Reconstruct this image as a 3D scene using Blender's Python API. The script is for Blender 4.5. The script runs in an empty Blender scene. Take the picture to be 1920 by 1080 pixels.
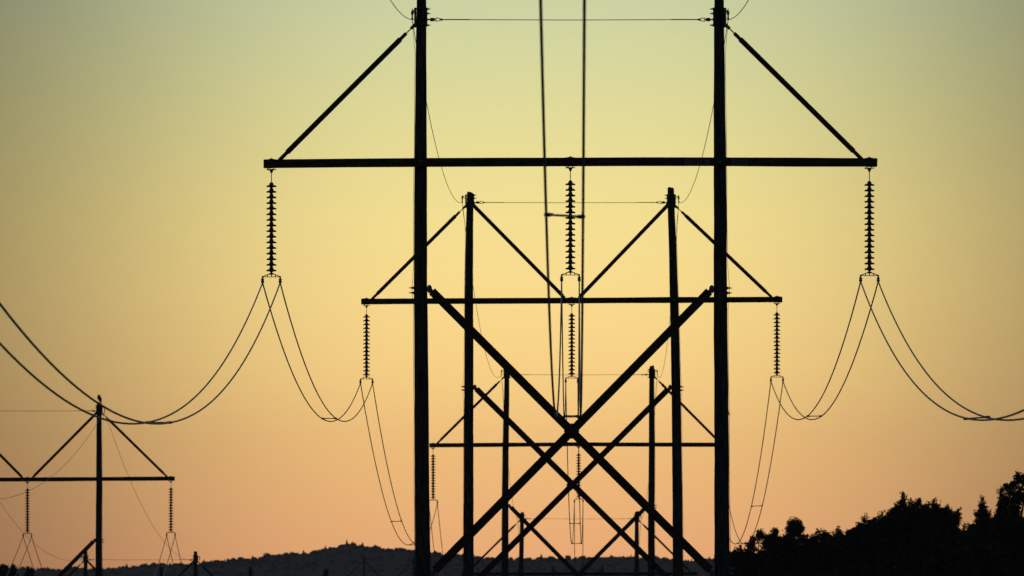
import bpy, math, random
from mathutils import Vector

random.seed(11)
S = bpy.context.scene
C = S.collection
R = math.radians
F = 28320.0            # focal length in photo pixels (1920 wide)
HOR = 1500.0           # photo row of the true horizon (below the frame)
EYE = 1.7

# ------------------------------------------------------------------ camera
cam_d = bpy.data.cameras.new('camera')
cam = bpy.data.objects.new('camera', cam_d)
C.objects.link(cam)
cam_d.sensor_width = 36.0
cam_d.lens = F / 1920 * 36.0
cam_d.clip_start = 1.0
cam_d.clip_end = 60000
PITCH = math.atan((HOR - 540) / F)
cam.location = (0, 0, EYE)
cam.rotation_euler = (math.pi / 2 + PITCH, 0, 0)
cam_d.dof.use_dof = True
cam_d.dof.focus_distance = 402
cam_d.dof.aperture_fstop = 12.0
S.camera = cam
S.cycles.use_denoising = True
S.cycles.denoiser = 'OPENIMAGEDENOISE'
S.cycles.use_adaptive_sampling = False
S.cycles.max_bounces = 4
S.cycles.volume_bounces = 0

# ------------------------------------------------------------------ world: dusk sky with an afterglow
SUN_EL, SUN_AZ = 0.5, 0.18
w = bpy.data.worlds.new('World')
S.world = w
w.use_nodes = True
nt = w.node_tree
nt.nodes.clear()
N = nt.nodes.new
L = nt.links.new
out = N('ShaderNodeOutputWorld')
sky = N('ShaderNodeTexSky')
sky.sky_type = 'NISHITA'
sky.sun_disc = False
sky.sun_elevation = R(SUN_EL)
sky.sun_rotation = R(SUN_AZ)
bg1 = N('ShaderNodeBackground')
bg1.inputs['Strength'].default_value = 0.001
L(sky.outputs[0], bg1.inputs['Color'])
tc = N('ShaderNodeTexCoord')
sep = N('ShaderNodeSeparateXYZ')
L(tc.outputs['Generated'], sep.inputs[0])


def math_node(op, a, b=None, clamp=False):
    n = N('ShaderNodeMath')
    n.operation = op
    n.use_clamp = clamp
    for i, v in enumerate((a, b)):
        if v is None:
            continue
        if isinstance(v, (int, float)):
            n.inputs[i].default_value = v
        else:
            L(v, n.inputs[i])
    return n.outputs[0]


elev = math_node('MULTIPLY', math_node('ARCSINE', sep.outputs[2]), 180 / math.pi)
azim = math_node('MULTIPLY', math_node('ARCTAN2', sep.outputs[0], sep.outputs[1]), 180 / math.pi)
ramp = N('ShaderNodeValToRGB')
L(math_node('DIVIDE', elev, 20.0, True), ramp.inputs[0])


def lin(c):
    return tuple(((v / 255) / 12.92 if v <= 10 else (((v / 255) + 0.055) / 1.055) ** 2.4) for v in c)


GLOW = 1.39
DOME = 0.085
stops = [(0.0, (238, 158, 116)), (0.85, (246, 176, 121)), (1.01, (247, 183, 121)), (1.32, (250, 197, 123)),
         (1.62, (252, 212, 132)), (1.92, (248, 218, 138)), (2.22, (237, 218, 140)), (2.63, (213, 209, 145)),
         (3.03, (190, 198, 153)), (3.6, (158, 178, 155)), (4.6, (95, 122, 130)), (7.0, (50, 68, 88)),
         (13.0, (22, 32, 48)), (19.5, (10, 15, 24))]
cr = ramp.color_ramp
while len(cr.elements) < len(stops):
    cr.elements.new(0.5)
for el, (p, c) in zip(cr.elements, stops):
    el.position = p / 20.0
    el.color = (*lin(c), 1)
da = math_node('DIVIDE', math_node('SUBTRACT', azim, 0.11), 1.79)
fall = math_node('POWER', math.e, math_node('MULTIPLY', math_node('POWER', math_node('ABSOLUTE', da), 2.77), -1.0))  # lens vignette put into the sky: the glow darkens quickly to both sides
wide = math_node('DIVIDE', azim, 24.0)      # broad twilight arch either side
wide = math_node('POWER', math.e, math_node('MULTIPLY', math_node('MULTIPLY', wide, wide), -1.0))
fall = math_node('MULTIPLY', math_node('ADD', math_node('ADD', math_node('MULTIPLY', fall, 0.77), 0.01), math_node('MULTIPLY', wide, 0.22)), GLOW)
# below the horizon there is no afterglow
fall = math_node('MULTIPLY', fall, math_node('ADD', math_node('MULTIPLY', elev, 4.0), 1.0, True))
bg2 = N('ShaderNodeBackground')
L(ramp.outputs[0], bg2.inputs['Color'])
L(fall, bg2.inputs['Strength'])
add = N('ShaderNodeAddShader')
L(bg1.outputs[0], add.inputs[0])
L(bg2.outputs[0], add.inputs[1])
# the rest of the dusk dome: dim blue, fading out towards the horizon
bg3 = N('ShaderNodeBackground')
bg3.inputs['Color'].default_value = (0.68, 0.73, 0.88, 1)
up = math_node('DIVIDE', math_node('SUBTRACT', elev, 3.3), 7.0, True)
L(math_node('MULTIPLY', up, DOME), bg3.inputs['Strength'])
add2 = N('ShaderNodeAddShader')
L(add.outputs[0], add2.inputs[0])
L(bg3.outputs[0], add2.inputs[1])
L(add2.outputs[0], out.inputs['Surface'])

sun_d = bpy.data.lights.new('sun', 'SUN')
sun_d.energy = 0.3
sun_d.angle = R(0.5)
sun_d.color = (1.0, 0.62, 0.36)
sun = bpy.data.objects.new('sun', sun_d)
C.objects.link(sun)
sun.rotation_euler = (-R(90 - SUN_EL), 0, -R(SUN_AZ))

vs = S.view_settings
vs.view_transform = 'Standard'
vs.look = 'None'
vs.exposure = 0.0
vs.gamma = 1.0


# ------------------------------------------------------------------ materials
def mat(name, base, rough=0.8, metal=0.0, noise=None, dark=0.6, bump=0.0, stretch=(1, 1, 1)):
    m = bpy.data.materials.new(name)
    m.use_nodes = True
    t = m.node_tree
    b = t.nodes['Principled BSDF']
    b.inputs['Base Color'].default_value = (*base, 1)
    b.inputs['Roughness'].default_value = rough
    b.inputs['Metallic'].default_value = metal
    if noise:
        co = t.nodes.new('ShaderNodeTexCoord')
        mp = t.nodes.new('ShaderNodeMapping')
        mp.inputs['Scale'].default_value = stretch
        nz = t.nodes.new('ShaderNodeTexNoise')
        nz.inputs['Scale'].default_value = noise
        nz.inputs['Detail'].default_value = 6
        rp = t.nodes.new('ShaderNodeValToRGB')
        rp.color_ramp.elements[0].position = 0.35
        rp.color_ramp.elements[1].position = 0.68
        rp.color_ramp.elements[0].color = (*[v * dark for v in base], 1)
        rp.color_ramp.elements[1].color = (*[min(1, v * (2 - dark)) for v in base], 1)
        t.links.new(co.outputs['Object'], mp.inputs[0])
        t.links.new(mp.outputs[0], nz.inputs['Vector'])
        t.links.new(nz.outputs[0], rp.inputs[0])
        t.links.new(rp.outputs[0], b.inputs['Base Color'])
        if bump:
            bp = t.nodes.new('ShaderNodeBump')
            bp.inputs['Strength'].default_value = bump
            t.links.new(nz.outputs[0], bp.inputs['Height'])
            t.links.new(bp.outputs[0], b.inputs['Normal'])
    return m


M_POLE = mat('weathered_pole_wood', (0.05, 0.056, 0.06), 0.9, noise=9, dark=0.35, bump=0.5, stretch=(2.2, 2.2, 0.22))
M_TIMBER = mat('arm_timber', (0.055, 0.05, 0.045), 0.9, noise=7, dark=0.5, bump=0.3, stretch=(0.3, 2, 2))
M_STEEL = mat('galvanised_steel', (0.16, 0.165, 0.17), 0.55, 0.7, noise=20, dark=0.7)
M_CABLE = mat('aluminium_cable', (0.42, 0.43, 0.44), 0.5, 0.85, noise=60, dark=0.8)
M_GLASS = mat('insulator_porcelain', (0.05, 0.04, 0.035), 0.35, noise=12, dark=0.8)
M_PLATE = mat('plate_grey', (0.11, 0.115, 0.12), 0.6, noise=14, dark=0.8)
M_DIGIT = mat('plate_black', (0.008, 0.007, 0.006), 0.7, noise=14, dark=0.8)
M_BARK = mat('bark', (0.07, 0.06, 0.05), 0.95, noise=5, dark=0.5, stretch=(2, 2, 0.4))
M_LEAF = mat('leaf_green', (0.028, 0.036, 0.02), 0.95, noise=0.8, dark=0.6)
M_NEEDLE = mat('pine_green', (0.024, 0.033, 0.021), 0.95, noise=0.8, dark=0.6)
M_FOREST = mat('far_canopy', (0.045, 0.055, 0.04), 0.95, noise=0.05, dark=0.6)
for m_ in (M_LEAF, M_NEEDLE, M_POLE, M_TIMBER):
    m_.node_tree.nodes['Principled BSDF'].inputs['Specular IOR Level'].default_value = 0.1
M_GRASS = mat('dry_grass', (0.07, 0.075, 0.04), 1.0, noise=0.35, dark=0.55)
M_FEATHER = mat('dark_feathers', (0.05, 0.042, 0.035), 0.8, noise=18, dark=0.6)


# ------------------------------------------------------------------ mesh building
class MB:
    def __init__(self):
        self.v, self.f, self.mi = [], [], []

    def face(self, idx, m=0):
        self.f.append(tuple(idx))
        self.mi.append(m)

    def box(self, c, h, rot=None, m=0):
        """box, centre c, half sizes h, optional (ux, uy, uz) axes"""
        ux, uy, uz = rot or (Vector((1, 0, 0)), Vector((0, 1, 0)), Vector((0, 0, 1)))
        n = len(self.v)
        c = Vector(c)
        for sx in (-1, 1):
            for sy in (-1, 1):
                for sz in (-1, 1):
                    self.v.append(c + ux * h[0] * sx + uy * h[1] * sy + uz * h[2] * sz)
        for q in ((0, 1, 3, 2), (4, 6, 7, 5), (0, 4, 5, 1), (2, 3, 7, 6), (0, 2, 6, 4), (1, 5, 7, 3)):
            self.face([n + i for i in q], m)

    def plank(self, a, b, wide, deep, m=0):
        """bar from a to b lying in the x-z plane: wide in that plane, deep along y"""
        a, b = Vector(a), Vector(b)
        d = (b - a)
        ln = d.length
        ux = d.normalized()
        uy = Vector((0, 1, 0))
        uz = ux.cross(uy).normalized()
        uy = uz.cross(ux)
        self.box((a + b) / 2, (ln / 2, deep / 2, wide / 2), (ux, uy, uz), m)

    def tube(self, pts, rad, n=8, m=0, cap=True):
        pts = [Vector(p) for p in pts]
        rs = rad if isinstance(rad, (list, tuple)) else [rad] * len(pts)
        base = len(self.v)
        t = (pts[1] - pts[0]).normalized()
        ref = Vector((0, 0, 1)) if abs(t.z) < 0.9 else Vector((1, 0, 0))
        u = t.cross(ref).normalized()
        for i, p in enumerate(pts):
            if i == 0:
                t = pts[1] - pts[0]
            elif i == len(pts) - 1:
                t = pts[-1] - pts[-2]
            else:
                t = pts[i + 1] - pts[i - 1]
            t.normalize()
            u = (u - t * u.dot(t)).normalized()
            v = t.cross(u)
            for k in range(n):
                a = 2 * math.pi * k / n
                self.v.append(p + (u * math.cos(a) + v * math.sin(a)) * rs[i])
        for i in range(len(pts) - 1):
            for k in range(n):
                k2 = (k + 1) % n
                self.face((base + i * n + k, base + i * n + k2, base + (i + 1) * n + k2, base + (i + 1) * n + k), m)
        if cap:
            self.face([base + k for k in range(n)][::-1], m)
            self.face([base + (len(pts) - 1) * n + k for k in range(n)], m)

    def lathe(self, prof, c=(0, 0, 0), n=18, m=0):
        """profile of (radius, z) about the vertical axis"""
        base = len(self.v)
        for r, z in prof:
            for k in range(n):
                a = 2 * math.pi * k / n
                self.v.append(Vector((c[0] + r * math.cos(a), c[1] + r * math.sin(a), c[2] + z)))
        for i in range(len(prof) - 1):
            for k in range(n):
                k2 = (k + 1) % n
                self.face((base + i * n + k, base + (i + 1) * n + k, base + (i + 1) * n + k2, base + i * n + k2), m)
        self.face([base + k for k in range(n)], m)
        self.face([base + (len(prof) - 1) * n + k for k in range(n)][::-1], m)

    def ball(self, c, r, seg=8, rings=6, m=0, squash=(1, 1, 1), jit=0.0):
        base = len(self.v)
        c = Vector(c)
        self.v.append(c + Vector((0, 0, r * squash[2])))
        for i in range(1, rings):
            th = math.pi * i / rings
            for k in range(seg):
                a = 2 * math.pi * k / seg
                q = r * (1 + random.uniform(-jit, jit))
                self.v.append(c + Vector((q * math.sin(th) * math.cos(a) * squash[0],
                                          q * math.sin(th) * math.sin(a) * squash[1], q * math.cos(th) * squash[2])))
        self.v.append(c - Vector((0, 0, r * squash[2])))
        last = len(self.v) - 1
        for k in range(seg):
            k2 = (k + 1) % seg
            self.face((base, base + 1 + k, base + 1 + k2), m)
            for i in range(rings - 2):
                a0 = base + 1 + i * seg
                self.face((a0 + k, a0 + seg + k, a0 + seg + k2, a0 + k2), m)
            a0 = base + 1 + (rings - 2) * seg
            self.face((a0 + k, last, a0 + k2), m)

    def build(self, name, mats, parent=None, smooth=False, loc=None):
        me = bpy.data.meshes.new(name)
        me.from_pydata([tuple(v) for v in self.v], [], self.f)
        for mm in (mats if isinstance(mats, (list, tuple)) else [mats]):
            me.materials.append(mm)
        if any(self.mi):
            me.polygons.foreach_set('material_index', self.mi)
        if smooth:
            me.polygons.foreach_set('use_smooth', [True] * len(me.polygons))
        me.update()
        o = bpy.data.objects.new(name, me)
        C.objects.link(o)
        o.parent = parent
        if loc is not None:
            o.location = loc
        return o


def tag(o, label=None, cat=None, group=None, kind=None):
    if label:
        o['label'] = label
    if cat:
        o['category'] = cat
    if group:
        o['group'] = group
    if kind:
        o['kind'] = kind
    return o


def empty(name, loc):
    o = bpy.data.objects.new(name, None)
    o.empty_display_size = 0.5
    C.objects.link(o)
    o.location = loc
    return o


def lerp_table(tab, t):
    if t <= tab[0][0]:
        return tab[0][1]
    for (a, va), (b, vb) in zip(tab, tab[1:]):
        if t <= b:
            return va + (vb - va) * (t - a) / (b - a)
    return tab[-1][1]


def at(px, py, D):
    """point at distance D seen at photo pixel (px, py)"""
    u = (540 - py) / F
    z = D * math.tan(PITCH + math.atan(u))
    dep = D * math.cos(PITCH) + z * math.sin(PITCH)
    return Vector(((px - 960) / F * dep, D, z + EYE))


# ------------------------------------------------------------------ terrain
GT = [(-300, 0), (0, 0), (82, -0.5), (400, -1.4), (583, 1.0), (822, 0.9), (1039, -2.7), (1240, -5), (1700, 2),
      (2400, 15.5), (4000, 26), (5600, 36), (6200, 30)]


def ground(x, y):
    return lerp_table(GT, y) + 0.25 * math.sin(x * 0.11 + y * 0.013) + 0.2 * math.sin(y * 0.041 - x * 0.05)


g = MB()
ys = [-300 + 20 * i for i in range(100)] + [1700 + 150 * i for i in range(31)]
xs = [-3500, -2000, -1200, -700, -400, -250] + [-160 + 10 * i for i in range(33)] + [250, 400, 700, 1200, 2000, 3500]
for y in ys:
    for x in xs:
        g.v.append(Vector((x, y, ground(x, y))))
nx = len(xs)
for j in range(len(ys) - 1):
    for i in range(nx - 1):
        g.face((j * nx + i, j * nx + i + 1, (j + 1) * nx + i + 1, (j + 1) * nx + i))
tag(g.build('ground', M_GRASS, smooth=True), 'dark grassy ground of the cleared power line corridor', 'ground', kind='structure')

# far wooded hills: outline of the ridge as seen, distance 8 km
RIDGE = [(-4000, 1078), (-1800, 1066), (-700, 1072), (0, 1071), (160, 1070), (240, 1067), (300, 1063), (350, 1060), (400, 1057), (450, 1051),
         (510, 1046), (560, 1040), (600, 1035), (640, 1027), (672, 1023), (700, 1028), (725, 1033), (775, 1035), (820, 1039),
         (860, 1044), (910, 1049), (975, 1052), (1010, 1050), (1050, 1050), (1100, 1050), (1150, 1047), (1210, 1050),
         (1260, 1051), (1340, 1053), (1500, 1056), (1800, 1050), (2400, 1062), (3600, 1048), (6000, 1072)]
DR = 8000.0
SC = F / DR


def hill(x, y):
    top = at(0, lerp_table(RIDGE, x * SC + 960), DR).z
    top += 0.35 * math.sin(x * 0.19) + 0.25 * math.sin(x * 0.43 + 1) + 0.5
    foot = 34.0
    if y <= DR:
        t = (y - 5600) / (DR - 5600)
        s = t * t * (3 - 2 * t) * 0.35 + t * 0.65
    else:
        t = (y - DR) / 3500
        s = max(0.0, 1 - t * t * 1.2)
    return foot + (top - foot) * s + (1.5 * math.sin(x * 0.05 + y * 0.011) if y < DR - 60 else 0) * min(1, max(0, (y - 5600) / 500))


h = MB()
hy = [5600 + 100 * i for i in range(24)] + [7980, 8000, 8020, 8060, 8150, 8400, 9000, 10000, 11300]
hx = [-3500, -2600, -1900, -1300, -900, -700, -550, -440] + [-360 + 7 * i for i in range(104)] + [440, 550, 700, 900, 1300, 1900, 2600, 3500]
for y in hy:
    for x in hx:
        h.v.append(Vector((x, y, hill(x, y))))
nx = len(hx)
for j in range(len(hy) - 1):
    for i in range(nx - 1):
        h.face((j * nx + i, j * nx + i + 1, (j + 1) * nx + i + 1, (j + 1) * nx + i))
tag(h.build('hills', M_FOREST, smooth=True), 'long low wooded hill ridge along the bottom of the sky', 'hill', kind='structure')

fo = MB()


def crown(x, y, r, pointed):
    z = hill(x, y)
    if pointed:
        n = 6
        b = len(fo.v)
        hgt = r * 2.3
        for lv in range(4):
            rr = r * 0.85 * (1 - lv / 4.2)
            for k in range(n):
                a = 2 * math.pi * k / n + lv
                q = rr * random.uniform(0.7, 1.25)
                fo.v.append(Vector((x + q * math.cos(a), y + q * math.sin(a), z - r + hgt * lv / 4)))
        fo.v.append(Vector((x, y, z - r + hgt)))
        for lv in range(3):
            for k in range(n):
                k2 = (k + 1) % n
                fo.face((b + lv * n + k, b + lv * n + k2, b + (lv + 1) * n + k2, b + (lv + 1) * n + k))
        for k in range(n):
            fo.face((b + 3 * n + k, b + 3 * n + (k + 1) % n, b + 4 * n))
    else:
        fo.ball((x, y, z + r * random.uniform(-0.6, -0.15)), r, 7, 5, squash=(1, 1, random.uniform(0.8, 1.15)), jit=0.28)


for i in range(330):
    crown(-340 + i * 2.06 + random.uniform(-1.5, 1.5), DR + random.uniform(-25, 12), random.choice((0.8, 1.0, 1.2, 1.5, 1.9)) * random.uniform(0.85, 1.15), random.random() < 0.08)
for i in range(1500):
    x = random.uniform(-345, 345)
    crown(x, DR - 620 * random.random() ** 1.3 - 10, random.uniform(1.2, 2.0), random.random() < 0.1)
for i in range(44):
    crown(random.uniform(-300, 130), DR + random.uniform(-20, 5), random.uniform(1.5, 2.2), random.random() < 0.25)
for px, r in ((917, 2.4), (921, 2.6), (926, 2.0), (1034, 2.3), (1040, 2.6), (1050, 1.9), (452, 2.0), (538, 1.8), (640, 2.0), (645, 1.7)):
    crown((px - 960) / SC, DR - 12, r, False)
tag(fo.build('far_forest', M_FOREST), 'hazy forest canopy covering the distant hill ridge', 'forest', kind='stuff')

# ------------------------------------------------------------------ digits for the number plates
_glyph = {}


def glyphs(text, size):
    cu = bpy.data.curves.new('digits', 'FONT')
    cu.body = text
    cu.size = size
    cu.space_character = 1.25
    cu.align_x = 'CENTER'
    cu.align_y = 'CENTER'
    cu.offset = size * 0.012
    ob = bpy.data.objects.new('digits', cu)
    C.objects.link(ob)
    me = bpy.data.meshes.new_from_object(ob)
    vv = [v.co.copy() for v in me.vertices]
    ff = [tuple(p.vertices) for p in me.polygons]
    bpy.data.objects.remove(ob)
    bpy.data.curves.remove(cu)
    bpy.data.meshes.remove(me)
    return vv, ff


# ------------------------------------------------------------------ H-frame structures
ARM_H = 0.21


def hframe(D, cpx, arm_py, label, group, left=None, right=None, vee=False, arm=None, tops=(4.35, 4.35), plates=False,
           brk=0.30, xbrace=True):
    c = at(cpx, arm_py, D)
    az = c.z
    gz = ground(c.x, D)
    base = az - gz                         # arm height above the base empty
    root = empty('transmission_pylon', (c.x, D, gz))
    tag(root, label, 'pylon', group)
    left = left or [(4.3, -3.94), (0, -3.97), (-10.9, -3.98)]
    right = right or [(4.3, 3.94), (0, 3.97), (-10.9, 3.99)]
    arm = arm or [(-8.13, -0.02), (0, 0), (8.13, 0.0)]
    rnd = random.Random(int(D))

    def P(x, y, z):
        return (x, y, z + base)

    RT = [(-22, 0.235), (-10.9, 0.203), (-3.3, 0.178), (0, 0.166), (2, 0.15), (3.6, 0.135), (4.6, 0.122)]

    def pole_x(tab, z):
        t = sorted(tab)
        if z < t[0][0]:                     # carry on the lean to the ground
            (a, xa), (b, xb) = t[0], t[1]
            return xa + (xb - xa) / (b - a) * (z - a) * 0.5
        return lerp_table(t, z)

    for side, tab, top in ((-1, left, tops[0]), (1, right, tops[1])):
        # pole: ringed, slightly irregular round wood down into the ground
        m = MB()
        zs = [top]
        while zs[-1] > -base - 0.4:
            zs.append(zs[-1] - 0.34)
        n = 14
        ph = [rnd.uniform(0, 6.28) for _ in range(6)]
        for i, z in enumerate(zs):
            r0 = lerp_table(RT, z)
            x0 = pole_x(tab, z) + 0.003 * math.sin(z * 1.1 + ph[0]) + 0.002 * math.sin(z * 3.1 + ph[1])
            for k in range(n):
                a = 2 * math.pi * k / n
                r = r0 * (1 + 0.012 * math.sin(3 * a + z * 0.9 + ph[2]) + 0.012 * rnd.uniform(-1, 1) + 0.007 * math.sin(z * 3 + ph[3] + a))
                zz = z + (0.05 * math.cos(a + ph[4]) + rnd.uniform(-0.02, 0.02) if i == 0 else 0)
                m.v.append(Vector(P(x0 + r * math.cos(a), r * math.sin(a), zz)))
        for i in range(len(zs) - 1):
            for k in range(n):
                k2 = (k + 1) % n
                m.face((i * n + k, (i + 1) * n + k, (i + 1) * n + k2, i * n + k2))
        m.face([k for k in range(n)])
        m.build('pole', M_POLE, root, smooth=True)

        # pole-top hardware: bands, through bolts, shield-wire bracket
        def rr(z):
            return lerp_table(RT, z)

        for zb in (4.07, 3.95, 3.79, 3.64):
            b = MB()
            x0, r = pole_x(tab, zb), rr(zb)
            inner, outer = r + 0.115, r + 0.07
            b.tube([P(x0 - side * inner, -0.02, zb), P(x0 + side * outer, -0.02, zb)], 0.013, 6)
            b.box(P(x0 - side * (r + 0.02), -0.02, zb), (0.02, 0.05, 0.035))
            b.box(P(x0 - side * (r + 0.06), -0.02, zb), (0.014, 0.022, 0.022))
            b.box(P(x0 + side * (r + 0.02), -0.02, zb), (0.02, 0.05, 0.035))
            b.build('through_bolt', M_STEEL, root)
        k = MB()
        x0, r = pole_x(tab, 3.9), rr(3.9)
        xo = x0 + side * brk
        k.box(P(x0 + side * (r + 0.03), 0, 3.84), (0.03, 0.06, 0.26))
        k.box(P(x0 - side * (r + 0.012), 0, 3.86), (0.016, 0.05, 0.25))
        k.tube([P(x0 + side * r, 0, 4.03), P(xo, 0, 4.03)], 0.014, 6)
        k.tube([P(x0 + side * r, 0, 3.86), P(xo - side * 0.03, 0, 4.02)], 0.011, 6)
        k.build('shield_wire_bracket', M_STEEL, root)
        k = MB()
        k.tube([P(xo, 0, 4.08), P(xo, 0, 3.79)], 0.014, 6)
        k.lathe([(0.016, 0.16), (0.034, 0.14), (0.036, 0.08), (0.02, 0.05), (0.02, -0.02), (0.03, -0.03), (0.03, -0.06), (0.012, -0.08)],
                P(xo, 0, 3.86), 10)
        k.tube([P(xo, -0.12, 3.80), P(xo, 0, 3.785), P(xo, 0.12, 3.80)], 0.022, 6)
        k.build('shield_wire_clamp', M_STEEL, root)
        # earth wire: clamp to pole, then hugging the pole down to the ground
        pts = [P(xo, 0, 3.78), P(xo - side * 0.02, 0, 3.5), P(pole_x(tab, 2.9) + side * (rr(2.9) + 0.25 * (brk - 0.19) + 0.006), 0, 2.9)]
        if brk > 0.25:
            pts.append(P(pole_x(tab, 2.3) + side * (rr(2.3) + 0.014), 0, 2.3))
        z = 1.7
        while z > -base + 0.1:
            x1 = pole_x(tab, z) + side * (rr(z) + 0.008 + 0.012 * abs(math.sin(z * 0.9 + ph[5])))
            if -3.9 < z < -2.8:
                x1 += side * 0.045 * (1 - abs(z + 3.36) / 0.56)
            pts.append(P(x1, 0, z))
            z -= 0.28
        e = MB()
        e.tube(pts, 0.0055, 5)
        e.build('ground_wire', M_STEEL, root)

        # outer suspension brace from the pole top to the arm end
        xa = pole_x(tab, 3.62) + side * rr(3.62)
        b = MB()
        A = Vector(P(xa + side * 0.03, 0, 3.66))
        B = Vector(P(side * 7.72, 0, lerp_table(arm, side * 7.72) + 0.09))
        d = (B - A).normalized()
        b.tube([A + d * 0.13, A + d * 0.36], 0.018, 6)
        b.tube([A + d * 0.33, A + d * 0.62], 0.048, 8)
        b.tube([A + d * 0.55, B - d * 0.30], 0.073, 10)
        b.tube([B - d * 0.40, B], 0.052, 8)
        br = b.build('suspension_brace', M_TIMBER, root)
        b = MB()
        b.tube([A - d * 0.06, A + d * 0.16], 0.042, 8)
        b.box(A - d * 0.06, (0.05, 0.05, 0.06))
        b.build('brace_clevis', M_STEEL, br)
        if vee:
            A = Vector(P(pole_x(tab, 3.66) - side * (rr(3.66) + 0.02), 0, 3.66))
            B = Vector(P(side * 0.27, 0, 0.10))
            d = (B - A).normalized()
            b = MB()
            b.tube([A, B - d * 0.12], 0.078, 10)
            b.tube([B - d * 0.16, B], 0.055, 8)
            br = b.build('inner_brace', M_TIMBER, root)
            b = MB()
            b.box(A - d * 0.02, (0.06, 0.07, 0.09))
            b.build('brace_clevis', M_STEEL, br)

    # tie rod between the two pole tops
    zt = 3.79
    xl, xr = pole_x(left, zt) + 0.13, pole_x(right, zt) - 0.13
    t = MB()
    t.tube([P(xl + 0.35, 0, zt), P((xl + xr) / 2, 0, zt - 0.012), P(xr - 0.35, 0, zt)], 0.0105, 5)
    for s, x0 in ((1, xl), (-1, xr)):
        t.tube([P(x0 + s * 0.48, 0, zt), P(x0 + s * 1.15, 0, zt)], 0.016, 6)
    tie = t.build('tie_rod', M_STEEL, root)
    for s, x0 in ((1, xl), (-1, xr)):
        q = MB()
        q.tube([P(x0 - s * 0.03, 0, zt), P(x0 + s * 0.10, 0, zt)], 0.013, 6)
        q.tube([P(x0 + s * 0.09, 0, zt), P(x0 + s * 0.13, 0, zt), P(x0 + s * 0.2, 0, zt), P(x0 + s * 0.23, 0, zt)], [0.022, 0.05, 0.046, 0.024], 8)
        q.tube([P(x0 + s * 0.23, 0, zt), P(x0 + s * 0.25, 0, zt + 0.042), P(x0 + s * 0.30, 0, zt + 0.042), P(x0 + s * 0.46, 0, zt + 0.005)], 0.011, 5)
        q.tube([P(x0 + s * 0.23, 0, zt), P(x0 + s * 0.25, 0, zt - 0.042), P(x0 + s * 0.30, 0, zt - 0.042), P(x0 + s * 0.46, 0, zt - 0.005)], 0.011, 5)
        q.box(P(x0 + s * 0.265, 0, zt), (0.008, 0.02, 0.04))
        q.build('turnbuckle', M_STEEL, tie)

    # crossarm: two planks either side of the poles
    xs_ = [-8.13, -6, -3.97, -2, 0, 2, 3.97, 6, 8.13]
    a = MB()
    for y in (-0.25, 0.25):
        n0 = len(a.v)
        for x in xs_:
            z = lerp_table(arm, x) + rnd.uniform(-0.006, 0.006)
            for sy, sz in ((-1, -1), (1, -1), (1, 1), (-1, 1)):
                a.v.append(Vector(P(x, y + sy * 0.055, z + sz * (ARM_H / 2 + rnd.uniform(-0.004, 0.004)))))
        for i in range(len(xs_) - 1):
            for k in range(4):
                k2 = (k + 1) % 4
                a.face((n0 + i * 4 + k, n0 + i * 4 + k2, n0 + (i + 1) * 4 + k2, n0 + (i + 1) * 4 + k))
        a.face((n0, n0 + 3, n0 + 2, n0 + 1))
        e = n0 + (len(xs_) - 1) * 4
        a.face((e, e + 1, e + 2, e + 3))
    ca = a.build('crossarm', M_TIMBER, root)
    for x in (-8.0, 0.0, 8.0):
        bl = MB()
        z = lerp_table(arm, x)
        hw = 0.11 if x else 0.16
        bl.box(P(x, 0, z), (hw, 0.193, ARM_H / 2 + 0.006))
        bl.box(P(x * 0.9905, 0, z + ARM_H / 2 + 0.012), (0.045, 0.05, 0.016))
        bl.box(P(x * 0.9905, 0, z + ARM_H / 2 + 0.034), (0.022, 0.03, 0.014))
        bl.build('spacer_block', M_TIMBER, ca)
    for tab in (left, right):
        bo = MB()
        x = pole_x(tab, 0)
        bo.tube([P(x, -0.36, 0), P(x, 0.36, 0)], 0.014, 6)
        bo.box(P(x, -0.315, 0), (0.04, 0.008, 0.04))
        bo.box(P(x, -0.34, 0), (0.022, 0.012, 0.022))
        bo.build('arm_bolt', M_STEEL, ca)
    if plates:
        for txt, x0, x1, nm in (('3038', 3.03, 3.70, 'square grey plate reading 3038'), ('230', 4.27, 4.70, 'small grey plate reading 230')):
            pm = MB()
            z = lerp_table(arm, (x0 + x1) / 2) - 0.01
            pm.box(P((x0 + x1) / 2, -0.309, z), ((x1 - x0) / 2, 0.003, 0.085))
            vv, ff = glyphs(txt, 0.16)
            n0 = len(pm.v)
            for v in vv:
                pm.v.append(Vector(P((x0 + x1) / 2 + v.x, -0.3135, z + v.y)))
            for q in ff:
                pm.face([n0 + i for i in q], 1)
            tag(pm.build('number_plate', [M_PLATE, M_DIGIT], ca), nm)
        tg = MB()
        x = pole_x(right, -6.7) + 0.19
        for i in range(7):
            tg.tube([P(x - 0.02, 0, -6.66), P(x + rnd.uniform(0.01, 0.06), rnd.uniform(-0.03, 0.03), -6.66 + rnd.uniform(-0.07, 0.09))], [0.014, 0.005], 5)
        tg.build('splinter', M_POLE, root)

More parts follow.
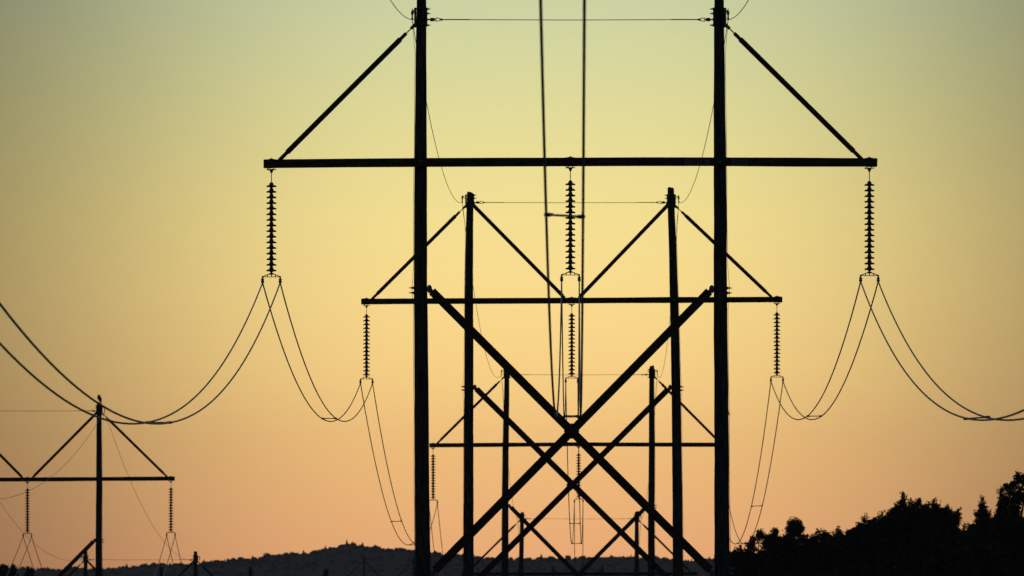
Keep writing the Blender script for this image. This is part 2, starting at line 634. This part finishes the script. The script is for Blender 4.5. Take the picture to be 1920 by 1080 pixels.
    # crossed braces
    if xbrace:
        zt, zb = -3.42, -10.86
        for s, y in ((1, -0.075), (-1, 0.075)):
            ta, tb = (left, right) if s == 1 else (right, left)
            A = Vector(P(pole_x(ta, zt) + s * 0.30, y, zt))
            B = Vector(P(pole_x(tb, zb) - s * 0.32, y, zb + 0.05))
            d = (B - A).normalized()
            b = MB()
            b.plank(A, B, 0.225, 0.13)
            cb = b.build('cross_brace', M_TIMBER, root)
            for end, tabp, zc, dd, so in ((A, ta, zt, d, s), (B, tb, zb, -d, -s)):
                q = MB()
                px_ = pole_x(tabp, zc)
                r = rr(zc)
                n0 = len(q.v)
                # rounded end lug, bolted to the inner face of the pole
                for yy in (-0.07, 0.07):
                    for ang in range(8):
                        aa = math.pi / 8 + ang * math.pi / 4
                        q.v.append(Vector(P(px_ + so * (r + 0.055) + 0.075 * math.cos(aa), y + yy, zc + (0.06 if zc > -6 else -0.06) + 0.115 * math.sin(aa))))
                q.face([n0 + i for i in range(8)])
                q.face([n0 + 8 + i for i in range(8)][::-1])
                for i in range(8):
                    j = (i + 1) % 8
                    q.face((n0 + i, n0 + 8 + i, n0 + 8 + j, n0 + j))
                q.tube([P(px_ + so * (r + 0.06), y, zc + (0.05 if zc > -6 else -0.05)), end + dd * 0.06], 0.05, 8)
                for dz in (0.09, -0.04):
                    q.tube([P(px_ + so * r, y, zc + dz), P(px_ - so * (r + 0.13), y, zc + dz)], [0.013, 0.013], 6)
                    q.tube([P(px_ - so * (r - 0.02), y, zc + dz), P(px_ - so * (r + 0.05), y, zc + dz), P(px_ - so * (r + 0.10), y, zc + dz)], [0.05, 0.028, 0.012], 6)
                q.build('brace_bracket', M_STEEL, cb)
        q = MB()
        zm = (zt + zb) / 2 + 0.02
        q.box(P((left[1][1] + right[1][1]) / 2 + 0.04, 0, zm), (0.15, 0.145, 0.15), (Vector((0.7071, 0, 0.7071)), Vector((0, 1, 0)), Vector((-0.7071, 0, 0.7071))))
        q.tube([P(0.05, -0.2, zm), P(0.05, 0.2, zm)], 0.03, 8)
        q.build('brace_centre_block', M_TIMBER, root)
    return dict(x=c.x, D=D, az=az, arm=arm, lx=pole_x(left, 3.9) - brk, rx=pole_x(right, 3.9) + brk)


GRP = 'wooden power pylons along the lines'
p1 = hframe(400, 1069.5, 304.5, 'nearest and largest H-frame wooden pylon, number plates on its crossarm', GRP,
            left=[(4.3, -3.95), (0, -3.97), (-3.3, -3.97), (-10.9, -3.91)],
            right=[(4.3, 3.94), (2, 3.955), (0, 3.96), (-4.7, 3.985), (-10.9, 4.02)],
            arm=[(-8.13, -0.04), (-3.97, -0.005), (0, 0.012), (3.97, 0.015), (8.13, -0.005)], tops=(4.62, 4.62), plates=True, brk=0.24)
p2 = hframe(583, 1072, 563.5, 'second H-frame pylon of the main line, framed inside the nearest, its right pole leaning', GRP,
            left=[(4.2, -3.92), (2.75, -3.95), (0, -3.97), (-10.6, -3.99)],
            right=[(4.35, 3.82), (3.4, 3.845), (1.9, 3.91), (0, 3.955), (-4.5, 4.05), (-10.6, 4.1)],
            arm=[(-8.13, -0.04), (0, 0.0), (8.13, 0.04)], vee=True, tops=(4.16, 4.33))
p3 = hframe(822, 1085, 833, 'third H-frame pylon, its crossarm just above the crossing of the second pylon\'s braces', GRP,
            left=[(3.8, -3.9), (2.7, -3.92), (0, -3.97), (-3, -4.0), (-10.9, -4.0)],
            right=[(4.2, 3.98), (0, 3.98), (-10.9, 3.93)], arm=[(-8.13, -0.06), (0, 0.0), (8.13, -0.03)], tops=(4.0, 4.24))
p4 = hframe(1039, 1086, 1076, 'fourth H-frame pylon, only pole tops and crossarm showing above the bottom edge', GRP,
            left=[(4.2, -3.93), (0, -3.99), (-10.9, -4.03)], right=[(4.2, 3.96), (0, 3.95), (-10.9, 3.9)], tops=(4.22, 4.28))
p5 = hframe(2450, 1083, 1111, 'tiny farthest pylon before the hill, between the fourth pylon\'s poles', GRP, vee=True)
qa = hframe(834, 51.5, 899, 'H-frame pylon at the left edge with a bird perched on its right pole', GRP, vee=True,
            arm=[(-8.13, -0.06), (0, 0), (8.13, 0.05)], right=[(4.3, 3.95), (0, 3.96), (-10.9, 3.92)], tops=(4.2, 4.2))
qb = hframe(1084, 263.5, 1148.5, 'small pylon whose two pole tops poke above the far hill at lower left', GRP, vee=True)
qc = hframe(1335, 386, 1155, 'distant pylon low in the lower left, faint pole tops against the dark hill', GRP)
qd = hframe(2400, 729, 1096, 'faint far pylon on the hill, just left of the nearest pylon\'s left pole', GRP, vee=True)

# ------------------------------------------------------------------ insulator strings
PITCHZ = 0.1490


def insulator_string(st, x, label, first=[None]):
    """hanging from the underside of the arm; origin at the arm's underside"""
    z0 = lerp_table(st['arm'], x) - ARM_H / 2
    loc = (st['x'] + x, st['D'], st['az'] + z0)
    if first[0] is None:
        root = empty('insulator_string', loc)
        h_ = MB()
        h_.box((-0.06, 0, 0.02), (0.012, 0.06, 0.075))
        h_.box((0.06, 0, 0.02), (0.012, 0.06, 0.075))
        h_.box((0, 0, 0.13), (0.085, 0.13, 0.10))
        h_.tube([(-0.12, 0, -0.045), (0.125, 0, -0.045)], 0.014, 6)
        h_.box((-0.10, 0, -0.045), (0.02, 0.022, 0.024))
        h_.box((0.0, 0, -0.07), (0.052, 0.014, 0.026))
        h_.box((0.0, 0, -0.11), (0.03, 0.014, 0.03))
        h_.tube([(0, 0, -0.09), (0, 0, -0.40)], 0.0125, 6)
        h_.build('hanger', M_STEEL, root)
        disc = MB()
        disc.lathe([(0.018, 0.0), (0.038, -0.006), (0.050, -0.028), (0.056, -0.048), (0.060, -0.064), (0.068, -0.074), (0.100, -0.079), (0.124, -0.089),
                    (0.134, -0.102), (0.134, -0.117), (0.122, -0.126), (0.060, -0.129), (0.044, -0.134), (0.034, -0.153), (0.015, -0.155)], n=20)
        for i in range(16):
            if i == 0:
                d0 = disc.build('insulator_disc', M_GLASS, root, smooth=True, loc=(0, 0, -0.385))
            else:
                d1 = d0.copy()
                C.objects.link(d1)
                d1.parent = root
                d1.location = (0, 0, -0.385 - i * PITCHZ)
        zb = -0.385 - 16 * PITCHZ
        y = MB()
        y.tube([(0, 0, zb + 0.03), (0, 0, zb - 0.03)], [0.018, 0.03], 8)
        y.box((0, 0, zb - 0.045), (0.055, 0.012, 0.022))
        for s in (-1, 1):
            y.tube([(s * 0.02, 0, zb - 0.035), (s * 0.233, 0, zb - 0.115)], 0.013, 6)
            y.tube([(s * 0.10, 0, zb - 0.07), (s * 0.112, 0, zb - 0.122)], 0.013, 6)
        y.tube([(0, 0, zb - 0.05), (0, 0, zb - 0.125)], [0.022, 0.009], 6)
        y.tube([(-0.233, 0, zb - 0.125), (0.233, 0, zb - 0.125)], 0.011, 6)
        y.build('yoke_plate', M_STEEL, root)
        for s in (-1, 1):
            c_ = MB()
            x_ = s * 0.233
            zc = zb - 0.115
            c_.lathe([(0.012, 0.012), (0.024, 0.0), (0.024, -0.03), (0.016, -0.04), (0.03, -0.055), (0.036, -0.09), (0.03, -0.11), (0.044, -0.125),
                      (0.044, -0.15), (0.03, -0.175), (0.014, -0.18)], (x_, 0, zc), 10)
            c_.tube([(x_ - 0.05, 0, zc - 0.085), (x_ + 0.05, 0, zc - 0.085)], 0.008, 5)
            c_.tube([(x_, -0.17, zc - 0.155), (x_, -0.09, zc - 0.17), (x_, 0.09, zc - 0.17), (x_, 0.17, zc - 0.155)], [0.02, 0.03, 0.03, 0.02], 8)
            c_.build('suspension_clamp', M_STEEL, root)
        first[0] = root
    else:
        root = first[0].copy()
        C.objects.link(root)
        root.location = loc
        for ch in first[0].children:
            c1 = ch.copy()
            C.objects.link(c1)
            c1.parent = root
    tag(root, label, 'insulator', 'insulator strings hanging from the crossarms')
    zc = -0.385 - 16 * PITCHZ - 0.115 - 0.165
    return Vector((loc[0], loc[1], loc[2] + zc))


PH = 7.924
ends = {}
for nm, st in (('nearest', p1), ('second', p2), ('third', p3), ('fourth', p4)):
    for sd, x in (('left', -PH), ('middle', 0.0), ('right', PH)):
        lab = {'left': 'ribbed insulator string hanging from the left end of the %s pylon\'s crossarm',
               'middle': 'ribbed insulator string hanging from the middle of the %s pylon\'s crossarm',
               'right': 'ribbed insulator string hanging from the right end of the %s pylon\'s crossarm'}[sd] % nm
        if nm == 'fourth':       # below the frame: only where the cables end
            ends[nm, sd] = Vector((st['x'] + x, st['D'], st['az'] - 3.14))
            continue
        ends[nm, sd] = insulator_string(st, x, lab)
qm = insulator_string(qa, 0.0, 'small insulator string at the far left edge, under the middle of the left pylon\'s arm')
qr = insulator_string(qa, PH, 'small insulator string under the right arm end of the pylon carrying the bird')

# ------------------------------------------------------------------ cables
A_COND = 2.83e-4
A_SHLD = 1.58e-4


def span(p, q, a, n=40):
    """sagging span between two points, constant curvature a"""
    res = []
    ln = q.y - p.y
    for i in range(n + 1):
        t = i / n
        v = p.lerp(q, t)
        v.z -= a * ln * ln * t * (1 - t)
        res.append(v)
    return res


def cable(points, rad, label, group, name='power_cable'):
    m = MB()
    m.tube(points, rad, 7)
    return tag(m.build(name, M_CABLE, smooth=True), label, 'cable', group)


near = {'left': (2.72e-4, 237.0), 'middle': (2.794e-4, 241.05), 'right': (2.556e-4, 230.9)}
side_word = {'left': 'under the main line\'s left insulators', 'middle': 'down the middle of the main line\'s pylons', 'right': 'under the main line\'s right insulators'}
tracks = {}
for sd in ('left', 'middle', 'right'):
    a, m0 = near[sd]
    e1 = ends['nearest', sd]
    x0 = {'left': 0.205 - PH, 'middle': 0.205, 'right': 0.205 + PH}[sd]
    b = e1.z - a * (400 - m0) ** 2
    pts = []
    for i in range(81):
        D = 82 + (400 - 82) * i / 80
        pts.append(Vector((x0 + (e1.x - x0) * (D - 82) / 318, D, b + a * (D - m0) ** 2)))
    pts += span(e1, ends['second', sd], 2.93e-4)[1:]
    pts += span(ends['second', sd], ends['third', sd], 2.81e-4)[1:]
    pts += span(ends['third', sd], ends['fourth', sd], 2.81e-4)[1:]
    e4 = ends['fourth', sd]
    pts += span(e4, Vector((e4.x + 0.86, 1240, e4.z - 2.5)), 2.81e-4)[1:]
    tracks[sd] = pts
    for s, wd in ((-1, 'left'), (1, 'right')):
        cable([p + Vector((s * 0.233, 0, 0)) for p in pts], 0.0185,
              '%s-hand cable of the twin pair strung %s' % (wd, side_word[sd]),
              'twin power cables of the main line')


def track_at(pts, D):
    for p, q in zip(pts, pts[1:]):
        if p.y <= D <= q.y:
            return p.lerp(q, (D - p.y) / (q.y - p.y))


def spacer(sd, D, label, dz=0.0, ty=0.0):
    c = track_at(tracks[sd], D)
    m = MB()
    a, b = Vector((-0.233, -ty, -dz)), Vector((0.233, ty, dz))
    m.tube([a, b], 0.017, 6)
    for e, s in ((a, 1), (b, -1)):
        m.tube([e + Vector((0, -0.13, 0.004)), e + Vector((0, -0.06, 0)), e + Vector((0, 0.06, 0)), e + Vector((0, 0.13, 0.004))],
               [0.02, 0.03, 0.03, 0.02], 8)
        m.tube([e + Vector((s * 0.02, 0, 0)), e + Vector((s * 0.09, 0, 0))], [0.03, 0.018], 8)
    o = m.build('cable_spacer', M_STEEL, loc=c)
    tag(o, label, 'spacer', 'spacer bars between twin cables')


spacer('middle', 191, 'dark spacer bar crossing in front of the nearest middle insulator string', -0.012)
spacer('middle', 287, 'wide spacer bar on the middle near cables, just above the big brace crossing')
spacer('left', 292, 'spacer bar at the low point of the near left cables, beside the left pylon')
spacer('right', 293, 'spacer bar at the low point of the near right cables, by the right edge', 0.015)
spacer('left', 494, 'spacer bar on the left cables between first and second pylons', 0.002)
spacer('middle', 490, 'thin spacer bar just above the wide one on the middle cables')
spacer('right', 492, 'spacer bar on the right cables between first and second pylons', 0.002)
spacer('left', 671, 'small spacer bar on the steep cables left of the nearest left pole', 0.004)
spacer('middle', 675, 'small spacer bar on the middle cables, upper one below the second brace crossing')
spacer('right', 656, 'small spacer bar on the steep right cables above the treetops', 0.010)
spacer('left', 735, 'tiny spacer bar at the cable low point touching the nearest left pole')
spacer('middle', 742, 'small spacer bar at the bottom loop of the middle cables, above the far hill')
spacer('right', 724, 'tiny spacer bar at the cable low point by the nearest right pole')

for sd, key, word in ((-1, 'lx', 'left'), (1, 'rx', 'right')):
    pt = [Vector((st['x'] + st[key], st['D'], st['az'] + 3.785)) for st in (p1, p2, p3, p4)]
    e1 = pt[0]
    sl0 = 2 * 1.59e-4 * (400 - 241)
    pts = []
    for i in range(61):
        D = 82 + 318 * i / 60
        x = 0.205 + sd * 3.95 + (e1.x - 0.205 - sd * 3.95) * (D - 82) / 318
        pts.append(Vector((x, D, e1.z + 1.59e-4 * ((D - 241) ** 2 - 159 ** 2))))
    for p, q in zip(pt, pt[1:]):
        pts += span(p, q, A_SHLD)[1:]
    pts += span(pt[3], Vector((pt[3].x + 0.86, 1240, pt[3].z - 2.5)), A_SHLD)[1:]
    cable(pts, 0.0096, 'hair-thin overhead wire running between the %s pole tops of the main line' % word, 'thin overhead shield wires', 'shield_wire')

# left line: cables at the left-hand pylon
qcl = (('middle', qm, 0.0, 'at the left edge'), ('right', qr, PH, 'under the bird pylon\'s right arm end'))
for sd, e, x, words in qcl:
    pts = []
    for i in range(41):
        D = 380 + (834 - 380) * i / 40
        pts.append(Vector((e.x - 0.0012 * (834 - D), D, e.z + 2.8e-4 * ((D - 645) ** 2 - 189 ** 2))))
    endb = Vector((qb['x'] + x, 1084, qb['az'] - 3.14))
    pts += span(e, endb, 2.8e-4)[1:]
    for s, wd in ((-1, 'left'), (1, 'right')):
        cable([p + Vector((s * 0.233, 0, 0)) for p in pts], 0.0185, 'thin %s-hand twin cable dropping steeply %s' % (wd, words),
              'twin power cables of the left line')
for key, words in (('rx', 'curving down from the bird pylon\'s right pole top to the small pylon'), ('lx', 'crossing the left edge low down to the small pylon\'s left pole')):
    e = Vector((qa['x'] + qa[key], 834, qa['az'] + 3.785))
    pts = []
    for i in range(41):
        D = 380 + (834 - 380) * i / 40
        pts.append(Vector((e.x - 0.0012 * (834 - D), D, e.z + 1.55e-4 * ((D - 592) ** 2 - 242 ** 2))))
    pts += span(e, Vector((qb['x'] + qb[key], 1084, qb['az'] + 3.785)), A_SHLD)[1:]
    cable(pts, 0.0096, 'hair-thin overhead wire ' + words, 'thin overhead shield wires', 'shield_wire')

# ------------------------------------------------------------------ bird on the left pylon's right pole
bt = at(186.3, 756.5, 834)
bird = empty('bird', bt)
bird.scale = (1.35, 1.35, 1.15)
tag(bird, 'dark bird perched upright on top of the left pylon\'s pole', 'bird')
b = MB()
sec = [(0.075, -0.02, 0.02, 0.016), (0.065, -0.02, 0.08, 0.03), (0.045, -0.01, 0.14, 0.06), (0.018, 0.0, 0.21, 0.082), (-0.008, 0.0, 0.275, 0.086),
       (-0.018, 0.0, 0.315, 0.066), (-0.016, 0.0, 0.345, 0.054), (-0.014, 0.0, 0.375, 0.056), (-0.016, 0.0, 0.405, 0.045), (-0.016, 0.0, 0.425, 0.018)]
b.tube([(x, y, z) for x, y, z, r in sec], [r for *_, r in sec], 12)
b.tube([(-0.05, -0.03, 0.383), (-0.075, -0.04, 0.375), (-0.088, -0.045, 0.362)], [0.016, 0.010, 0.003], 6)
b.tube([(0.01, -0.03, 0.12), (0.0, -0.03, 0.05), (-0.004, -0.03, 0.0)], [0.02, 0.009, 0.008], 6)
b.tube([(0.02, 0.04, 0.12), (0.012, 0.04, 0.05), (0.008, 0.04, 0.0)], [0.02, 0.009, 0.008], 6)
for y in (-0.03, 0.04):
    for dx, dy in ((-0.04, 0), (-0.03, -0.02), (-0.03, 0.02), (0.025, 0)):
        b.tube([(0, y, 0.006), (dx, y + dy, 0.002)], [0.007, 0.004], 5)
b.build('body', M_FEATHER, bird, smooth=True)
for s in (-1, 1):
    b = MB()
    b.tube([(-0.01, s * 0.07, 0.30), (0.01, s * 0.085, 0.23), (0.04, s * 0.07, 0.14), (0.072, s * 0.035, 0.05), (0.082, s * 0.015, -0.01)],
           [0.03, 0.042, 0.036, 0.02, 0.006], 8)
    b.build('wing', M_FEATHER, bird, smooth=True)
b = MB()
b.plank((0.06, 0, 0.09), (0.088, 0, -0.045), 0.018, 0.06)
b.build('tail', M_FEATHER, bird)


# ------------------------------------------------------------------ trees
def leaf(m, p, size, rnd, up=0.5):
    """one leaf clump: a small bent blade with a random direction"""
    d = Vector((rnd.gauss(0, 1), rnd.gauss(0, 1), rnd.gauss(up, 1)))
    if d.length < 1e-3:
        d = Vector((0, 0, 1))
    d.normalize()
    s = d.cross(Vector((rnd.gauss(0, 1), rnd.gauss(0, 1), rnd.gauss(0, 1)))).normalized()
    nrm = d.cross(s)
    L_, W_ = size * rnd.uniform(0.7, 1.4), size * rnd.uniform(0.28, 0.5)
    n = len(m.v)
    m.v += [p, p + d * L_ * 0.5 + s * W_ + nrm * W_ * 0.3, p + d * L_, p + d * L_ * 0.5 - s * W_ + nrm * W_ * 0.3]
    m.face((n, n + 1, n + 2, n + 3))


def tree(D, bumps, label, group, body=1.0, size=0.2, dens=1.0, bw=1.0, drop=0.6, kind='broad', cat='tree', name='broadleaf_tree', solid=True):
    """bumps: (photo px, photo row of its top, half width px); each becomes a bough with its own foliage"""
    rnd = random.Random(int(bumps[0][0] * 7 + D))
    s = F / D
    cx = sum(b_[0] * b_[2] for b_ in bumps) / sum(b_[2] for b_ in bumps)
    base = at(cx, 1500, D)
    gz = ground(base.x, D)
    root = empty(name, (base.x, D, gz))
    tag(root, label, cat, group)
    org = Vector((base.x, D, gz))
    lobes = []
    for px, py, hw in bumps:
        tip = at(px, py, D) - org
        r = hw / s
        tip.y += rnd.uniform(-0.5, 0.5) * min(2.0, 3 * r)
        lobes.append((tip, r))
    top = max(t.z for t, r in lobes)
    low = min(t.z for t, r in lobes)
    spread = max(abs(t.x) + r for t, r in lobes)
    # trunk and limbs
    w_ = MB()
    tr = 0.06 + top * 0.011
    tp = [Vector((0, 0, -0.2))]
    for i in range(1, 8):
        tp.append(Vector((rnd.uniform(-0.12, 0.12), rnd.uniform(-0.12, 0.12), low * 0.98 * i / 7)))
    w_.tube(tp, [tr * (1.25 - 0.95 * i / 7) for i in range(8)], 9)
    for t, r in lobes:
        z0 = max(low * 0.35, t.z - max(3.0, abs(t.x) * 1.5) - 1.0)
        st_ = Vector((0, 0, min(z0, low * 0.95)))
        mid = st_.lerp(t, 0.55) + Vector((t.x * 0.12, t.y * 0.12, -0.15))
        w_.tube([st_, mid, t - Vector((0, 0, r * 0.5))], [tr * 0.42, tr * 0.24, 0.012], 6)
    w_.build('trunk', M_BARK, root, smooth=True)
    # foliage
    m = MB()
    for t, r in lobes:
        hgt = max(2.2 * r, 0.9)
        nl = int(max(110, 620 * r * hgt * 1.3) * dens)
        for i in range(nl):
            q = rnd.random() ** 0.75                 # 0 tip .. 1 foot of the bough
            a = rnd.uniform(0, 6.283)
            if r > 6.5 / s and rnd.random() < 0.72:  # rounded head of the bough
                cz = rnd.uniform(-1, 1)
                sh = rnd.random() ** 0.4
                rad = r * math.sqrt(1 - cz * cz) * sh * rnd.uniform(0.86, 1.06)
                p = t + Vector((rad * math.cos(a), rad * math.sin(a), -r * 0.95 + r * 0.9 * cz * sh - size * 0.3))
                leaf(m, p, size * rnd.uniform(0.4, 0.9), rnd, 0.35)
                continue
            rad = r * (0.18 + 0.95 * q ** 0.7) * rnd.random() ** 0.45
            if r > 6.5 / s:
                rad, q = min(rad, r * 0.85), 0.3 + 0.7 * q
            p = t + Vector((rad * math.cos(a), rad * math.sin(a), -hgt * q - 0.05))
            leaf(m, p, size * rnd.uniform(0.45, 1.0) * (0.65 + 0.35 * q), rnd, 0.9)
        for i in range(6 if size > 0.15 else 3):     # tufts
            a = rnd.uniform(0, 6.283)
            q = rnd.uniform(0.15, 0.9)
            tuft = t + Vector((r * (0.3 + 0.8 * q) * math.cos(a), r * (0.3 + 0.8 * q) * math.sin(a), -hgt * q))
            for k in range(12):
                leaf(m, tuft + Vector((rnd.gauss(0, 0.07), rnd.gauss(0, 0.07), rnd.gauss(0.04, 0.09))), size * 0.6, rnd, 1.2)
    # lower crown
    if solid:
        bot = low * 0.2
        spread *= bw
        nb = int(5200 * body * max(0.6, spread))
        for i in range(nb):
            q = rnd.random() ** 1.6
            zc = low - drop - (low - bot) * q
            wdt = spread * (0.95 + 1.0 * math.sin(math.pi * min(1, q * 1.05)))
            rad = wdt * rnd.random() ** 0.6
            a = rnd.uniform(0, 6.283)
            p = Vector((rad * math.cos(a), rad * 0.8 * math.sin(a), zc + rnd.gauss(0, 0.2)))
            leaf(m, p, 0.42 * rnd.uniform(0.6, 1.2), rnd, 0.3)
    m.build('crown', M_NEEDLE if kind == 'pine' else M_LEAF, root)


GT_ = 'dark trees at the lower right'
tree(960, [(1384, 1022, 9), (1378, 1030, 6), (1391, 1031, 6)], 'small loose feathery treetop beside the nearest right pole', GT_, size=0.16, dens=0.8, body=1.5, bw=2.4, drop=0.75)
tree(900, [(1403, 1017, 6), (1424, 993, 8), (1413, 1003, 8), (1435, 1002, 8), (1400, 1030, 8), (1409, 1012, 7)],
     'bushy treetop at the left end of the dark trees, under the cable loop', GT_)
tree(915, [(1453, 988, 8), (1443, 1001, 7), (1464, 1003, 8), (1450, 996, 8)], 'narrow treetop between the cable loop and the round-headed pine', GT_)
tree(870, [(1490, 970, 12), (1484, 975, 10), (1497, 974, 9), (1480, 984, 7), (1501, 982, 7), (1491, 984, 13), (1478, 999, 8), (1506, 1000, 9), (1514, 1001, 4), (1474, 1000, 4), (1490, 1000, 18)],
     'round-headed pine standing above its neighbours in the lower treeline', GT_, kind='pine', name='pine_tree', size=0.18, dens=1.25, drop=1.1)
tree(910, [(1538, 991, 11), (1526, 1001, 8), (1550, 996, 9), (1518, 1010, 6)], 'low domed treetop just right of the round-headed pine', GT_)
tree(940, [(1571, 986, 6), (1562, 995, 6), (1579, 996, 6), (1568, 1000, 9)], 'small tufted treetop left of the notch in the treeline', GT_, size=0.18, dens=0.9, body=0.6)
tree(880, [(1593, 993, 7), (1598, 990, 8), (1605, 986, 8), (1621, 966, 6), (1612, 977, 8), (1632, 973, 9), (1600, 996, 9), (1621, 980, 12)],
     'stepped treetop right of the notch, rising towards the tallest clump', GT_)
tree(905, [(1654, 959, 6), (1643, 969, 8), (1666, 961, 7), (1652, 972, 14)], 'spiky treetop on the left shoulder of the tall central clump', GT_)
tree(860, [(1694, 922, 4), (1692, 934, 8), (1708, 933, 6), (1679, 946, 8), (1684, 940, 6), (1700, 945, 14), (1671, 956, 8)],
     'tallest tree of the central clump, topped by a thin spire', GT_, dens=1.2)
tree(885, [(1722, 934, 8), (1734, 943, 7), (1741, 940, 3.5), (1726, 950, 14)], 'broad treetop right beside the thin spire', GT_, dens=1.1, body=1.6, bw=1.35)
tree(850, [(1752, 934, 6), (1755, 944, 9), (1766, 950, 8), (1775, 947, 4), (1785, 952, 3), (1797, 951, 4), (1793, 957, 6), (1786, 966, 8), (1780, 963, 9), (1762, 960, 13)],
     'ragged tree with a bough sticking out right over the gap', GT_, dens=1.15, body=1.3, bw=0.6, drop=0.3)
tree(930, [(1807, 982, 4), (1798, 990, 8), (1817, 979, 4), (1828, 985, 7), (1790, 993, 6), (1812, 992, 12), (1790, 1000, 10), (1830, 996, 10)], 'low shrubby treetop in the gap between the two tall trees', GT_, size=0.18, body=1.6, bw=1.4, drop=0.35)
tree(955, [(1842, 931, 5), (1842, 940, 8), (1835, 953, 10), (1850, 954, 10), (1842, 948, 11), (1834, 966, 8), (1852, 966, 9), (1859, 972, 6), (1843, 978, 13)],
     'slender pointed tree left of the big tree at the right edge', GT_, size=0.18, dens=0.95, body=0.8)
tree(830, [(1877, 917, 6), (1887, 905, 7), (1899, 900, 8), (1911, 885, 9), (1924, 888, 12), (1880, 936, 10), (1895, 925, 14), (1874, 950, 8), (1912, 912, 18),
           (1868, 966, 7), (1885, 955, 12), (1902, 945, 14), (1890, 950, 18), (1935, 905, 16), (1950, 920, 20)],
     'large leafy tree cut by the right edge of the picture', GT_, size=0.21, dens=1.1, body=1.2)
GB = 'dark trees behind the lower left pylons'
tree(1500, [(4, 1059, 6), (11, 1062, 6), (-6, 1060, 9)], 'dark treetop in the bottom left corner', GB, size=0.36)
tree(1480, [(23, 1060, 5), (27, 1064, 4)], 'narrow dark treetop second from the bottom left corner', GB, size=0.35, body=0.3)
tree(1560, [(54, 1063, 2), (59, 1065, 2.5), (54, 1070, 5)], 'thin dark treetop between the left pylon\'s steep cables', GB, size=0.35, body=0.3)  # small tree standing in for a distant pylon's pole top
tree(1900, [(611, 1069, 1.6), (611, 1074, 4)], 'lone dark treetop tip low on the hill, left of the faint pylon', GB, size=0.4, body=0.2, kind='pine', name='spruce_tree')

# ------------------------------------------------------------------ haze
hz = MB()
hz.box((0, 5700, 130), (3600, 5850, 150))
mh = bpy.data.materials.new('evening_haze')
mh.use_nodes = True
t = mh.node_tree
t.nodes.clear()
mo = t.nodes.new('ShaderNodeOutputMaterial')
pv = t.nodes.new('ShaderNodeVolumePrincipled')
pv.inputs['Color'].default_value = (0.78, 0.82, 0.95, 1)
pv.inputs['Density'].default_value = 4.5e-5
pv.inputs['Anisotropy'].default_value = 0.62
t.links.new(pv.outputs[0], mo.inputs['Volume'])
ho = hz.build('haze', mh)
tag(ho, 'thin evening haze over the corridor and hills', 'haze', kind='stuff')
